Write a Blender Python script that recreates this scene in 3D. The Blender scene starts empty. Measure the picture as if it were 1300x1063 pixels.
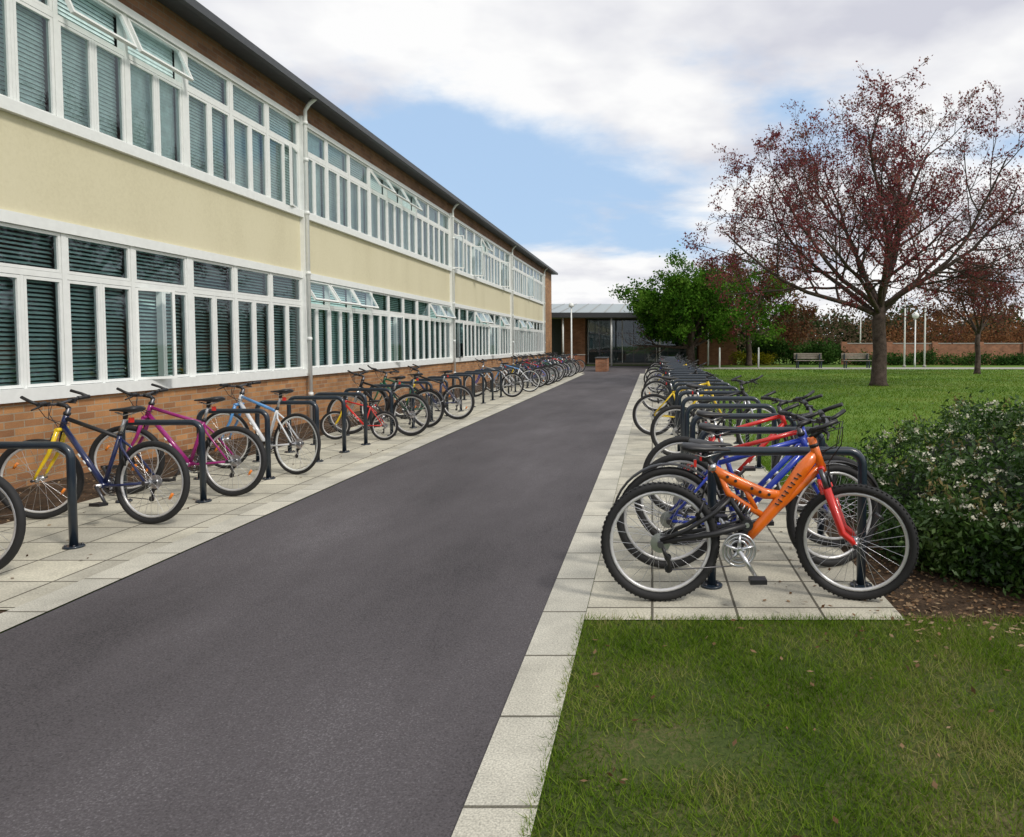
import bpy, math, random
import numpy as np
from mathutils import Matrix, Vector
R_ = random.Random(7)
rng = np.random.default_rng(11)
rad = math.radians
scene = bpy.context.scene

# ------------------------------------------------------------------ materials
def new_mat(name):
    m = bpy.data.materials.new(name); m.use_nodes = True
    nt = m.node_tree
    return m, nt, nt.nodes['Principled BSDF'], nt.nodes['Material Output']

def N(nt, t, **kw):
    n = nt.nodes.new(t)
    for k, v in kw.items(): setattr(n, k, v)
    return n

def paint(name, col, rough=0.35, metal=0.0, coat=0.0, var=0.06):
    m, nt, b, o = new_mat(name)
    tc = N(nt, 'ShaderNodeTexCoord'); no = N(nt, 'ShaderNodeTexNoise')
    no.inputs['Scale'].default_value = 12; no.inputs['Detail'].default_value = 2
    nt.links.new(tc.outputs['Object'], no.inputs['Vector'])
    r = N(nt, 'ShaderNodeValToRGB')
    r.color_ramp.elements[0].position = .3; r.color_ramp.elements[1].position = .7
    r.color_ramp.elements[0].color = tuple(c*(1-var*2.5) for c in col)+(1,)
    r.color_ramp.elements[1].color = tuple(min(1, c*(1+var)) for c in col)+(1,)
    nt.links.new(no.outputs['Fac'], r.inputs['Fac'])
    nt.links.new(r.outputs['Color'], b.inputs['Base Color'])
    b.inputs['Roughness'].default_value = rough; b.inputs['Metallic'].default_value = metal
    b.inputs['Coat Weight'].default_value = coat
    return m

def swizzle(nt, axes):
    tc = N(nt, 'ShaderNodeTexCoord'); s = N(nt, 'ShaderNodeSeparateXYZ'); c = N(nt, 'ShaderNodeCombineXYZ')
    nt.links.new(tc.outputs['Object'], s.inputs[0])
    nt.links.new(s.outputs[axes[0]], c.inputs[0]); nt.links.new(s.outputs[axes[1]], c.inputs[1])
    return tc, c

def block_mat(name, axes, w, h, c1, c2, mortar, msize, offset=.5, rough=.85, noise_amt=.35, nscale=3, bump=.3, bias=0, fine=90, famt=.14):
    m, nt, b, o = new_mat(name)
    tc, c = swizzle(nt, axes)
    br = N(nt, 'ShaderNodeTexBrick'); br.offset = offset
    br.inputs['Scale'].default_value = 1
    br.inputs['Brick Width'].default_value = w; br.inputs['Row Height'].default_value = h
    br.inputs['Mortar Size'].default_value = msize; br.inputs['Mortar Smooth'].default_value = .2
    br.inputs['Bias'].default_value = bias
    br.inputs['Color1'].default_value = c1+(1,); br.inputs['Color2'].default_value = c2+(1,)
    br.inputs['Mortar'].default_value = mortar+(1,)
    nt.links.new(c.outputs[0], br.inputs['Vector'])
    no = N(nt, 'ShaderNodeTexNoise'); no.inputs['Scale'].default_value = nscale; no.inputs['Detail'].default_value = 8
    no.inputs['Roughness'].default_value = .65
    nt.links.new(tc.outputs['Object'], no.inputs['Vector'])
    mr = N(nt, 'ShaderNodeMapRange'); mr.inputs['From Min'].default_value = .3; mr.inputs['From Max'].default_value = .7
    mr.inputs['To Min'].default_value = 1-noise_amt; mr.inputs['To Max'].default_value = 1+noise_amt*.4
    nt.links.new(no.outputs['Fac'], mr.inputs['Value'])
    no2 = N(nt, 'ShaderNodeTexNoise'); no2.inputs['Scale'].default_value = fine; no2.inputs['Detail'].default_value = 3
    nt.links.new(tc.outputs['Object'], no2.inputs['Vector'])
    mr2 = N(nt, 'ShaderNodeMapRange'); mr2.inputs['From Min'].default_value = .3; mr2.inputs['From Max'].default_value = .7
    mr2.inputs['To Min'].default_value = 1-famt; mr2.inputs['To Max'].default_value = 1+famt*.8
    nt.links.new(no2.outputs['Fac'], mr2.inputs['Value'])
    mul = N(nt, 'ShaderNodeMath', operation='MULTIPLY')
    nt.links.new(mr.outputs[0], mul.inputs[0]); nt.links.new(mr2.outputs[0], mul.inputs[1])
    vm = N(nt, 'ShaderNodeVectorMath', operation='SCALE')
    nt.links.new(br.outputs['Color'], vm.inputs[0]); nt.links.new(mul.outputs[0], vm.inputs['Scale'])
    nt.links.new(vm.outputs[0], b.inputs['Base Color'])
    b.inputs['Roughness'].default_value = rough
    bp = N(nt, 'ShaderNodeBump'); bp.inputs['Strength'].default_value = bump; bp.inputs['Distance'].default_value = .01
    inv = N(nt, 'ShaderNodeMath', operation='SUBTRACT'); inv.inputs[0].default_value = 1
    nt.links.new(br.outputs['Fac'], inv.inputs[1])
    ad = N(nt, 'ShaderNodeMath', operation='MULTIPLY_ADD'); ad.inputs[1].default_value = .3
    nt.links.new(no2.outputs['Fac'], ad.inputs[0]); nt.links.new(inv.outputs[0], ad.inputs[2])
    nt.links.new(ad.outputs[0], bp.inputs['Height'])
    nt.links.new(bp.outputs[0], b.inputs['Normal'])
    return m

def noise_mat(name, cols, scales=(2, 40), rough=.9, bump=.3, bdist=.01, weights=(.6, .4), pos=(.36, .64), stretch=None):
    m, nt, b, o = new_mat(name)
    tc = N(nt, 'ShaderNodeTexCoord')
    a = N(nt, 'ShaderNodeTexNoise'); a.inputs['Scale'].default_value = scales[0]; a.inputs['Detail'].default_value = 6
    a.inputs['Roughness'].default_value = .6
    c = N(nt, 'ShaderNodeTexNoise'); c.inputs['Scale'].default_value = scales[1]; c.inputs['Detail'].default_value = 3
    c.inputs['Roughness'].default_value = .7
    if stretch:
        mp = N(nt, 'ShaderNodeMapping'); mp.inputs['Scale'].default_value = stretch
        nt.links.new(tc.outputs['Object'], mp.inputs[0]); nt.links.new(mp.outputs[0], a.inputs['Vector'])
    else: nt.links.new(tc.outputs['Object'], a.inputs['Vector'])
    nt.links.new(tc.outputs['Object'], c.inputs['Vector'])
    m1 = N(nt, 'ShaderNodeMath', operation='MULTIPLY'); m1.inputs[1].default_value = weights[0]
    m2 = N(nt, 'ShaderNodeMath', operation='MULTIPLY_ADD'); m2.inputs[1].default_value = weights[1]
    nt.links.new(a.outputs['Fac'], m1.inputs[0]); nt.links.new(c.outputs['Fac'], m2.inputs[0]); nt.links.new(m1.outputs[0], m2.inputs[2])
    r = N(nt, 'ShaderNodeValToRGB')
    els = r.color_ramp.elements
    n = len(cols)
    els[0].position = pos[0]; els[0].color = cols[0]+(1,)
    els[1].position = pos[1]; els[1].color = cols[-1]+(1,)
    for i in range(1, n-1):
        e = els.new(pos[0]+(pos[1]-pos[0])*i/(n-1)); e.color = cols[i]+(1,)
    nt.links.new(m2.outputs[0], r.inputs['Fac']); nt.links.new(r.outputs['Color'], b.inputs['Base Color'])
    b.inputs['Roughness'].default_value = rough; b.inputs['Specular IOR Level'].default_value = .25
    bp = N(nt, 'ShaderNodeBump'); bp.inputs['Strength'].default_value = bump; bp.inputs['Distance'].default_value = bdist
    nt.links.new(c.outputs['Fac'], bp.inputs['Height']); nt.links.new(bp.outputs[0], b.inputs['Normal'])
    return m

def leaf_mat(name, cols, transl=.35, rough=None, ns=.9):
    m, nt, b, o = new_mat(name)
    g = N(nt, 'ShaderNodeNewGeometry')
    tc = N(nt, 'ShaderNodeTexCoord'); no = N(nt, 'ShaderNodeTexNoise'); no.inputs['Scale'].default_value = ns; no.inputs['Detail'].default_value = 2
    nt.links.new(tc.outputs['Object'], no.inputs['Vector'])
    ad = N(nt, 'ShaderNodeMath', operation='MULTIPLY_ADD'); ad.inputs[1].default_value = .6
    sb = N(nt, 'ShaderNodeMath', operation='MULTIPLY_ADD'); sb.inputs[1].default_value = 1.8; sb.inputs[2].default_value = -.65
    nt.links.new(no.outputs['Fac'], sb.inputs[0])
    nt.links.new(g.outputs['Random Per Island'], ad.inputs[0]); nt.links.new(sb.outputs[0], ad.inputs[2])
    r = N(nt, 'ShaderNodeValToRGB'); els = r.color_ramp.elements
    els[0].position = 0; els[0].color = cols[0]+(1,); els[1].position = 1; els[1].color = cols[-1]+(1,)
    for i in range(1, len(cols)-1):
        e = els.new(i/(len(cols)-1)); e.color = cols[i]+(1,)
    nt.links.new(ad.outputs[0], r.inputs['Fac'])
    if rough is None:
        nt.nodes.remove(b); b = N(nt, 'ShaderNodeBsdfDiffuse'); nt.links.new(r.outputs['Color'], b.inputs['Color'])
    else:
        nt.links.new(r.outputs['Color'], b.inputs['Base Color'])
        b.inputs['Roughness'].default_value = rough; b.inputs['Specular IOR Level'].default_value = .4
    t = N(nt, 'ShaderNodeBsdfTranslucent'); nt.links.new(r.outputs['Color'], t.inputs['Color'])
    mx = N(nt, 'ShaderNodeMixShader'); mx.inputs[0].default_value = transl
    nt.links.new(b.outputs[0], mx.inputs[1]); nt.links.new(t.outputs[0], mx.inputs[2])
    nt.links.new(mx.outputs[0], o.inputs['Surface'])
    return m

def glass_mat(name):
    m, nt, b, o = new_mat(name)
    nt.nodes.remove(b)
    tr = N(nt, 'ShaderNodeBsdfTransparent'); tr.inputs[0].default_value = (.92, .98, .98, 1)
    gl = N(nt, 'ShaderNodeBsdfGlossy'); gl.inputs['Roughness'].default_value = .02; gl.inputs['Color'].default_value = (.85, .95, 1, 1)
    fr = N(nt, 'ShaderNodeFresnel'); fr.inputs[0].default_value = 1.5
    ad = N(nt, 'ShaderNodeMath', operation='MULTIPLY_ADD'); ad.inputs[1].default_value = .9; ad.inputs[2].default_value = .04
    nt.links.new(fr.outputs[0], ad.inputs[0])
    mx = N(nt, 'ShaderNodeMixShader')
    nt.links.new(ad.outputs[0], mx.inputs[0]); nt.links.new(tr.outputs[0], mx.inputs[1]); nt.links.new(gl.outputs[0], mx.inputs[2])
    nt.links.new(mx.outputs[0], o.inputs['Surface'])
    return m

M = {}
M['white'] = paint('white_frame_paint', (.80, .82, .80), .45, var=.02)
M['cream'] = noise_mat('cream_render', [(.60, .55, .38), (.66, .61, .43), (.69, .64, .46)], (.8, 30), .7, .05, stretch=(1, 1, .35))
BR1, BR2, BRM = (.50, .25, .10), (.30, .14, .06), (.36, .29, .20)
M['brick_x'] = block_mat('brick_side', (1, 2), .225, .075, BR1, BR2, BRM, .006, nscale=1.5)
M['brick_shaded'] = block_mat('brick_eaves_shade', (1, 2), .225, .075, (.30, .15, .08), (.20, .09, .05), (.22, .17, .13), .006, nscale=1.5)  # wall brick again, with the roof overhang's shade put into its colours
M['brick_y'] = block_mat('brick_front', (0, 2), .225, .075, (.38, .16, .08), (.25, .10, .05), (.30, .25, .18), .006, nscale=1.5)
M['slate'] = paint('roof_felt_dark', (.05, .055, .06), .6)
M['gutter'] = paint('gutter_dark', (.06, .065, .072), .5)
M['glass'] = glass_mat('window_glass')
M['blind'] = paint('blind_slats', (.52, .76, .73), .5)
M['blind2'] = paint('blind_slats_pale', (.78, .93, .92), .5)
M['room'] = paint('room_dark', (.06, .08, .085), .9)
M['asphalt'] = noise_mat('asphalt', [(.036, .033, .036), (.080, .073, .078), (.104, .095, .102), (.20, .19, .20)], (.9, 120), .8, .7, .007, (.42, .58), (.37, .67), stretch=(1, .35, 1))
M['pave'] = block_mat('concrete_slabs', (0, 1), .45, .42, (.58, .55, .44), (.43, .41, .34), (.11, .10, .075), .008, .0, .85, .36, 1.7, .3, famt=.24)
M['kerb'] = block_mat('concrete_edging', (1, 0), .53, 50, (.60, .575, .48), (.48, .465, .40), (.14, .13, .10), .008, 0, .85, .28, 2.4, .4, fine=140, famt=.36)
M['soil'] = noise_mat('soil_mulch', [(.02, .013, .008), (.06, .038, .022), (.13, .08, .05)], (4, 60), .95, .8, .02)
M['lawn'] = noise_mat('lawn', [(.045, .085, .010), (.075, .15, .016), (.12, .20, .025), (.19, .22, .055)], (.30, 14), .95, .8, .03, pos=(.35, .64))
M['lawn_soil'] = noise_mat('turf_thatch', [(.035, .055, .012), (.06, .085, .018), (.13, .11, .05)], (1.5, 50), .95, .8, .02)
M['stand'] = paint('stand_navy_paint', (.012, .022, .036), .32, 0, .3)
M['bark'] = noise_mat('bark', [(.03, .022, .018), (.075, .055, .045), (.12, .09, .075)], (6, 40), .9, .8, .03)
M['steel'] = paint('silver_metal', (.62, .63, .65), .28, .9)
M['rim'] = paint('rim_alloy', (.66, .66, .66), .35, .4)
M['tyre'] = paint('tyre_rubber', (.014, .014, .015), .75)
M['blackp'] = paint('black_plastic', (.015, .015, .017), .45)
M['chrome_dk'] = paint('dark_metal', (.12, .12, .13), .35, .8)
M['concrete'] = noise_mat('concrete', [(.25, .24, .21), (.34, .33, .30), (.40, .39, .35)], (2, 40), .9, .3)
M['wood'] = noise_mat('weathered_wood', [(.16, .14, .11), (.26, .23, .19), (.33, .30, .26)], (3, 40), .85, .3)
M['metalroof'] = paint('metal_roof_grey', (.34, .39, .40), .5)

# ------------------------------------------------------------------ mesh builder
class MB:
    def __init__(s):
        s.v = []; s.f = []; s.mi = []; s.sm = []; s.mats = []; s.M = Matrix.Identity(4); s.ident = True
    def setM(s, m=None):
        s.M = m if m is not None else Matrix.Identity(4); s.ident = m is None
    def mat(s, m):
        if m not in s.mats: s.mats.append(m)
        return s.mats.index(m)
    def add(s, vs, fs, m, smooth=False):
        o = len(s.v); mi = s.mat(m)
        if s.ident: s.v.extend([tuple(p) for p in vs])
        else: s.v.extend([tuple(s.M @ Vector(p)) for p in vs])
        for f in fs:
            s.f.append(tuple(i+o for i in f)); s.mi.append(mi); s.sm.append(smooth)
    def box(s, x0, x1, y0, y1, z0, z1, m):
        vs = [(x, y, z) for x in (x0, x1) for y in (y0, y1) for z in (z0, z1)]
        s.add(vs, [(0, 1, 3, 2), (4, 6, 7, 5), (0, 4, 5, 1), (2, 3, 7, 6), (0, 2, 6, 4), (1, 5, 7, 3)], m)
    def quad(s, a, b, c, d, m): s.add([a, b, c, d], [(0, 1, 2, 3)], m)
    def tube(s, pts, r, n, m, closed=False, flat=(1, 1), ref=None, caps=True):
        pts = [Vector(p) for p in pts]; k = len(pts)
        rs = r if isinstance(r, (list, tuple)) else [r]*k
        vs = []; prev = None
        for i in range(k):
            if closed: t = pts[(i+1) % k]-pts[i-1]
            else: t = pts[min(i+1, k-1)]-pts[max(i-1, 0)]
            if t.length < 1e-9: t = Vector((0, 0, 1))
            t.normalize()
            if ref is not None: u = Vector(ref)
            elif prev is None: u = Vector((0, 1, 0)) if abs(t.y) < .9 else Vector((0, 0, 1))
            else: u = prev
            u = u-t*u.dot(t)
            if u.length < 1e-6: u = Vector((1, 0, 0))-t*t.x
            u.normalize(); prev = u; w = t.cross(u)
            for j in range(n):
                a = 2*math.pi*(j+.5)/n
                vs.append(pts[i]+u*(math.cos(a)*rs[i]*flat[0])+w*(math.sin(a)*rs[i]*flat[1]))
        fs = []
        for i in range(k if closed else k-1):
            i2 = (i+1) % k
            for j in range(n):
                j2 = (j+1) % n
                fs.append((i*n+j, i*n+j2, i2*n+j2, i2*n+j))
        s.add(vs, fs, m, True)
        if caps and not closed and n > 3:
            o = len(s.v)-len(vs); mi = s.mat(m)
            s.f.append(tuple(o+j for j in range(n))[::-1]); s.mi.append(mi); s.sm.append(False)
            s.f.append(tuple(o+(k-1)*n+j for j in range(n))); s.mi.append(mi); s.sm.append(False)
    def ring(s, c, Rr, r, nR, nr, m, flat=(1, 1)):
        s.tube([(c[0]+Rr*math.cos(2*math.pi*i/nR), c[1], c[2]+Rr*math.sin(2*math.pi*i/nR)) for i in range(nR)], r, nr, m, True, flat, (0, 1, 0))
    def disc(s, c, r, y0, y1, n, m): s.tube([(c[0], y0, c[2]), (c[0], y1, c[2])], r, n, m)
    def mesh(s, name):
        me = bpy.data.meshes.new(name); me.from_pydata(s.v, [], s.f)
        for m in s.mats: me.materials.append(m)
        me.polygons.foreach_set('material_index', s.mi); me.polygons.foreach_set('use_smooth', s.sm)
        me.update(); return me
    def obj(s, name, parent=None):
        return link(bpy.data.objects.new(name, s.mesh(name)), parent)

def link(o, parent=None):
    scene.collection.objects.link(o)
    if parent: o.parent = parent
    return o
def empty(name, loc=(0, 0, 0)):
    e = bpy.data.objects.new(name, None); e.location = loc; e.empty_display_size = .3
    return link(e)

def np_mesh(name, V, k, mat, parent=None):
    n = len(V)//k
    me = bpy.data.meshes.new(name)
    me.vertices.add(len(V)); me.vertices.foreach_set('co', V.astype(np.float32).ravel())
    me.loops.add(n*k); me.loops.foreach_set('vertex_index', np.arange(n*k, dtype=np.int32))
    me.polygons.add(n); me.polygons.foreach_set('loop_start', np.arange(0, n*k, k, dtype=np.int32))
    me.polygons.foreach_set('loop_total', np.full(n, k, dtype=np.int32))
    me.materials.append(mat); me.update(calc_edges=True); me.validate()
    return link(bpy.data.objects.new(name, me), parent)

def leaves(name, P, size, mat, parent=None, aspect=.5, flatz=1.0, var=.4):
    P = np.asarray(P, float); n = len(P)
    a = rng.normal(size=(n, 3)); a[:, 2] *= flatz; a /= np.linalg.norm(a, axis=1)[:, None]
    b = rng.normal(size=(n, 3)); b[:, 2] *= flatz
    b -= a*(a*b).sum(1)[:, None]; b /= np.linalg.norm(b, axis=1)[:, None]
    s = (size*(1-var+2*var*rng.random(n)))[:, None]
    V = np.stack([P-a*s, P+b*s*aspect, P+a*s, P-b*s*aspect], 1).reshape(-1, 3)
    return np_mesh(name, V, 4, mat, parent)

def blades(name, P, h, w, mat, lean=.5):
    n = len(P); hh = h*(.5+rng.random(n))
    an = rng.random(n)*2*np.pi; d = np.stack([np.cos(an), np.sin(an), np.zeros(n)], 1)*(w if np.isscalar(w) else w[:, None])
    ln = rng.normal(size=(n, 3))*lean*hh[:, None]; ln[:, 2] = hh
    P3 = np.column_stack([P, np.full(n, .004)])
    V = np.stack([P3-d, P3+d, P3+ln], 1).reshape(-1, 3)
    return np_mesh(name, V, 3, mat)

# ------------------------------------------------------------------ ground
def sheet(name, x0, x1, y0, y1, z, mat):
    b = MB(); b.quad((x0, y0, z), (x1, y0, z), (x1, y1, z), (x0, y1, z), mat); return b.obj(name)
sheet('ground', -1500, 1500, -300, 2500, 0, M['lawn'])
b = MB(); b.quad((-3.22, -8, .006), (-.58, -8, .006), (-.58, 34, .006), (-3.22, 34, .006), M['asphalt'])
b.quad((-6.2, 34.002, .006), (-.2, 34.002, .006), (-.2, 47, .006), (-6.2, 47, .006), M['asphalt'])
b.obj('asphalt_path')
sheet('kerb_edging', -3.44, -3.22, -8, 34, .014, M['kerb'])
sheet('kerb_edging', -.58, -.352, -8, 34, .014, M['kerb'])
sheet('paving', -5.15, -3.442, 3.75, 36, .010, M['pave'])
sheet('paving', -.35, 1.31, 3.61, 40, .010, M['pave'])
sheet('soil_border', -6.32, -5.152, -8, 41, .004, M['soil'])
sheet('soil_border', -5.152, -3.442, -8, 3.75, .005, M['soil'])
sheet('mulch_bed', 1.312, 9, 3.60, 7.3, .005, M['soil'])
sheet('turf_patch', -.35, 6, -2, 3.598, .003, M['lawn_soil'])
sheet('footpath', 1.31, 30, 40.5, 43.5, .006, M['concrete'])

gm = leaf_mat('grass_blades', [(.038, .085, .008), (.09, .17, .014), (.16, .24, .028), (.30, .28, .11)], .35, ns=1.3)
def pts(n, x0, x1, y0, y1):
    return np.column_stack([rng.uniform(x0, x1, n), rng.uniform(y0, y1, n)])
P = pts(105000, -.375, 3.4, 1.6, 3.64)
k = np.sin(P[:, 0]*5+1)*np.sin(P[:, 1]*7+.5)+np.sin(P[:, 0]*11+P[:, 1]*4)*.5
dd = np.minimum(np.hypot((P[:, 0]-.1)/.30, (P[:, 1]-2.45)/.16), np.hypot((P[:, 0]-1.7)/.3, (P[:, 1]-2.2)/.12))
P = P[(rng.random(len(P)) > .25+.24*k) & (rng.random(len(P)) < np.clip(dd-.55, .08, 1))]
blades('grass', P, .028, .0022, gm, .75)
gm2 = leaf_mat('lawn_blades', [(.05, .10, .010), (.09, .18, .016), (.14, .23, .028), (.22, .25, .06)], .35, ns=.4)
yy = 7.0+33*rng.random(75000)**1.7
xx = 1.33+rng.random(75000)*(yy*.62+1.5)
Pn = np.column_stack([xx, yy])
e_ = np.column_stack([1.32+rng.normal(0, .02, 5000), rng.uniform(7, 30, 5000)])
Pn = np.vstack([Pn, e_])
blades('grass', Pn, .045, .0015+.0005*Pn[:, 1], gm2, .7)

lit = leaf_mat('leaf_litter', [(.03, .018, .01), (.10, .055, .03), (.22, .14, .08), (.32, .24, .15)], .1)
P = np.column_stack([rng.uniform(1.33, 3.2, 2200), rng.uniform(3.62, 5.2, 2200), rng.uniform(.008, .022, 2200)])
P2 = np.column_stack([rng.uniform(-6.25, -5.15, 1300), rng.uniform(3, 14, 1300), rng.uniform(.008, .02, 1300)])
P3 = np.column_stack([rng.uniform(.2, 1.3, 60), rng.uniform(3.7, 8, 60), np.full(60, .016)])
P4 = np.column_stack([1.9+rng.normal(0, .6, 200), 3.52+rng.normal(0, .16, 200), np.full(200, .025)])
P5 = np.column_stack([rng.uniform(-5.1, -3.5, 90), rng.uniform(4, 12, 90), np.full(90, .016)])
P6 = np.column_stack([rng.uniform(-.3, 3.2, 130), rng.uniform(1.7, 3.5, 130), np.full(130, .028)])
leaves('leaf_litter', np.vstack([P, P2, P3, P4, P5, P6]), .015, lit, None, .5, .15)

# ------------------------------------------------------------------ main building
bld = empty('brick_school_building', (-6.3, 20, 0))
bld_objs = []
WX = -6.3; U = 3.13; Y0 = .33
YS = Y0-2*U; YE = Y0+13*U; YEND = 44.5
w = MB()
w.box(-6.55, WX, YS, YE, 0, .86, M['brick_x'])
w.box(-6.55, WX, YS, YE, 5.47, 5.80, M['brick_shaded'])  # strip under the eaves, overhang shade painted in by darker brick
w.box(-18, WX+.002, YE+.001, YEND, 0, 5.80, M['brick_x'])
w.box(-18, WX, YS-.3, YS-.001, 0, 5.80, M['brick_x'])
w.box(-18.3, -18.01, YS-.3, YEND, 0, 5.80, M['brick_x'])
bld_objs.append(w.obj('brick_walls'))
t = MB()
t.box(-6.6, WX-.015, YS, YE, 2.74, 3.70, M['cream'])
t.box(-6.5, WX+.055, YS, YE, .862, .99, M['white'])
t.box(-6.5, WX+.02, YS, YE, 2.62, 2.738, M['white'])
t.box(-6.5, WX+.055, YS, YE, 3.702, 3.82, M['white'])
t.box(-6.5, WX+.02, YS, YE, 5.38, 5.468, M['white'])
bld_objs.append(t.obj('spandrel_panels'))
ro = MB()
ro.box(-18.5, -6.02, YS-.6, YEND+.4, 5.80, 5.95, M['slate'])
ro.box(-6.019, -5.93, YS-.6, YEND+.4, 5.79, 5.90, M['gutter'])
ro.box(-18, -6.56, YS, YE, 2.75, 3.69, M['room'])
bld_objs.append(ro.obj('roof'))
p = MB()
for kk in (-2, 1, 4, 7, 10, 13):
    y = Y0+kk*U
    p.tube([(-6.20, y, .05), (-6.20, y, 5.6), (-6.12, y, 5.72), (-6.0, y, 5.82)], .034, 10, M['white'])
    for z in (.5, 1.5, 2.68, 3.76, 4.7, 5.35): p.tube([(-6.20, y, z), (-6.20, y, z+.06)], .044, 10, M['white'])
    p.box(-6.32, -6.235, y-.04, y+.04, .9, 5.5, M['white'])
bld_objs.append(p.obj('drain_pipes'))

fr = MB(); gl = MB(); bl = MB()
def pane(y0, y1, z0, z1, kind=None, ang=0):
    s = .032; X0, X1 = WX-.055, WX-.012
    if kind == 'cas':
        T = Matrix.Translation((X1, y0, 0)) @ Matrix.Rotation(-ang, 4, 'Z') @ Matrix.Translation((-X1, -y0, 0))
    elif kind == 'cas2':
        T = Matrix.Translation((X1, y1, 0)) @ Matrix.Rotation(ang, 4, 'Z') @ Matrix.Translation((-X1, -y1, 0))
    elif kind == 'fan':
        T = Matrix.Translation((X1+.01, 0, z1)) @ Matrix.Rotation(-ang, 4, 'Y') @ Matrix.Translation((-X1-.01, 0, -z1))
    else: T = None
    fr.setM(T); gl.setM(T)
    fr.box(X0, X1, y0, y0+s, z0, z1, M['white']); fr.box(X0, X1, y1-s, y1, z0, z1, M['white'])
    fr.box(X0, X1, y0+s, y1-s, z0, z0+s, M['white']); fr.box(X0, X1, y0+s, y1-s, z1-s, z1, M['white'])
    xg = (X0+X1)/2
    gl.quad((xg, y0+s, z0+s), (xg, y1-s, z0+s), (xg, y1-s, z1-s), (xg, y0+s, z1-s), M['glass'])
    fr.setM(); gl.setM()
openfan = {(0, 4, 0): .55, (0, 4, 1): .55, (0, 4, 2): .5, (1, 2, 1): .4, (1, 2, 2): .4, (1, 5, 0): .6, (1, 5, 1): .55, (1, 5, 2): .5, (0, 6, 1): .5, (0, 6, 2): .5, (1, 8, 1): .5, (0, 8, 0): .5, (0, 8, 1): .5}
opencas = {(0, 2, 2, 0): ('cas', .45), (0, 5, 1, 0): ('cas', .5), (1, 3, 2, 1): ('cas2', .25), (0, 7, 0, 1): ('cas2', .6), (1, 7, 0, 0): ('cas', .9), (1, 7, 2, 1): ('cas', .9), (1, 9, 1, 0): ('cas', .8), (0, 8, 2, 0): ('cas', .8), (1, 11, 1, 0): ('cas', .8)}
for fl, (zb, zt, ztr) in enumerate([(.99, 2.62, 2.16), (3.82, 5.38, 4.90)]):
    for kk in range(-2, 13):
        ya = Y0+kk*U; yb = ya+U
        fr.box(WX-.10, WX-.004, ya-.055, ya+.055, zb, zt, M['white'])
        cw = (U-.11)/3
        for c in range(3):
            y0 = ya+.055+c*cw; y1 = y0+cw
            if c < 2: fr.box(WX-.09, WX-.008, y1-.03, y1+.03, zb, zt, M['white'])
            a0 = y0+(.032 if c > 0 else 0); a1 = y1-(.032 if c < 2 else 0)
            fr.box(WX-.088, WX-.010, a0, a1, ztr-.03, ztr+.03, M['white'])
            am = (a0+a1)/2
            fr.box(WX-.086, WX-.012, am-.018, am+.018, zb, ztr-.032, M['white'])
            o = openfan.get((fl, kk, c))
            if o is None and kk > 8 and R_.random() < .12: o = .5
            pane(a0+.003, a1-.003, ztr+.033, zt-.005, 'fan' if o else None, o or 0)
            for h, (q0, q1) in enumerate([(a0+.003, am-.021), (am+.021, a1-.003)]):
                oc = opencas.get((fl, kk, c, h))
                pane(q0, q1, zb+.005, ztr-.035, *(oc if oc else (None, 0)))
            xb = WX-.125
            near = (fl == 0 and kk <= 3)
            drop = 1 if R_.random() < (.85 if fl == 0 else .85) else R_.choice([.45, .7, 0])
            if kk <= 3 and fl == 0: drop = 1
            tilt = R_.uniform(.55, .8) if near else (R_.uniform(.8, 1.2) if fl == 0 else R_.uniform(1.2, 1.4))
            zz = zt-.03; zend = zt-(zt-zb)*drop
            hw = .021 if fl == 0 else .0255
            sp = .046
            mm = M['blind'] if fl == 0 else M['blind2']
            while zz > zend:
                dx = math.cos(tilt)*hw; dz = math.sin(tilt)*hw
                bl.quad((xb-dx, a0, zz+dz), (xb+dx, a0, zz-dz), (xb+dx, a1, zz-dz), (xb-dx, a1, zz+dz), mm)
                zz -= sp
bld_objs += [fr.obj('window_frames'), gl.obj('window_panes'), bl.obj('window_blinds')]
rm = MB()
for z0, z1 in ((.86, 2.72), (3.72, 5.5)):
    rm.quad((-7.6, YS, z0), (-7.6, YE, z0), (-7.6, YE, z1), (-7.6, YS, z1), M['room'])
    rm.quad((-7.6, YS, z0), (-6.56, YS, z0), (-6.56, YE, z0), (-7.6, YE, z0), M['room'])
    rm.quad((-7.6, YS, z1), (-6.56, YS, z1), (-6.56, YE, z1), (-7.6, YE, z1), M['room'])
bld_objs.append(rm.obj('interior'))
for o in bld_objs:
    o.parent = bld; o.matrix_parent_inverse = Matrix.Translation((6.3, -20, 0))

# ------------------------------------------------------------------ far building
fb = empty('entrance_hall_building')
f = MB()
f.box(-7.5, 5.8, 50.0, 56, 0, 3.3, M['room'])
f.box(-6.2, -4.6, 48.6, 49.98, 0, 3.2, M['brick_y'])
f.box(3.2, 5.8, 48.6, 49.98, 0, 3.2, M['brick_y'])
f.box(-8, 6, 46.6, 46.9, 3.18, 3.5, M['slate'])
f.box(-8, 6, 46.9, 50, 3.20, 3.28, M['concrete'])
f.add([(-8, 46.6, 3.502), (6, 46.6, 3.502), (6, 57, 4.65), (-8, 57, 4.65), (-8, 57, 3.3), (6, 57, 3.3)], [(0, 1, 2, 3), (3, 2, 5, 4)], M['metalroof'])
for i in range(15):
    x = -8+i*.97; f.add([(x, 46.6, 3.53), (x+.05, 46.6, 3.53), (x+.05, 57, 4.68), (x, 57, 4.68)], [(0, 1, 2, 3)], M['concrete'])
for x in (-5.9, -2.7, .5, 3.7): f.tube([(x, 46.95, 0), (x, 46.95, 3.2)], .06, 8, M['white'])
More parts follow.
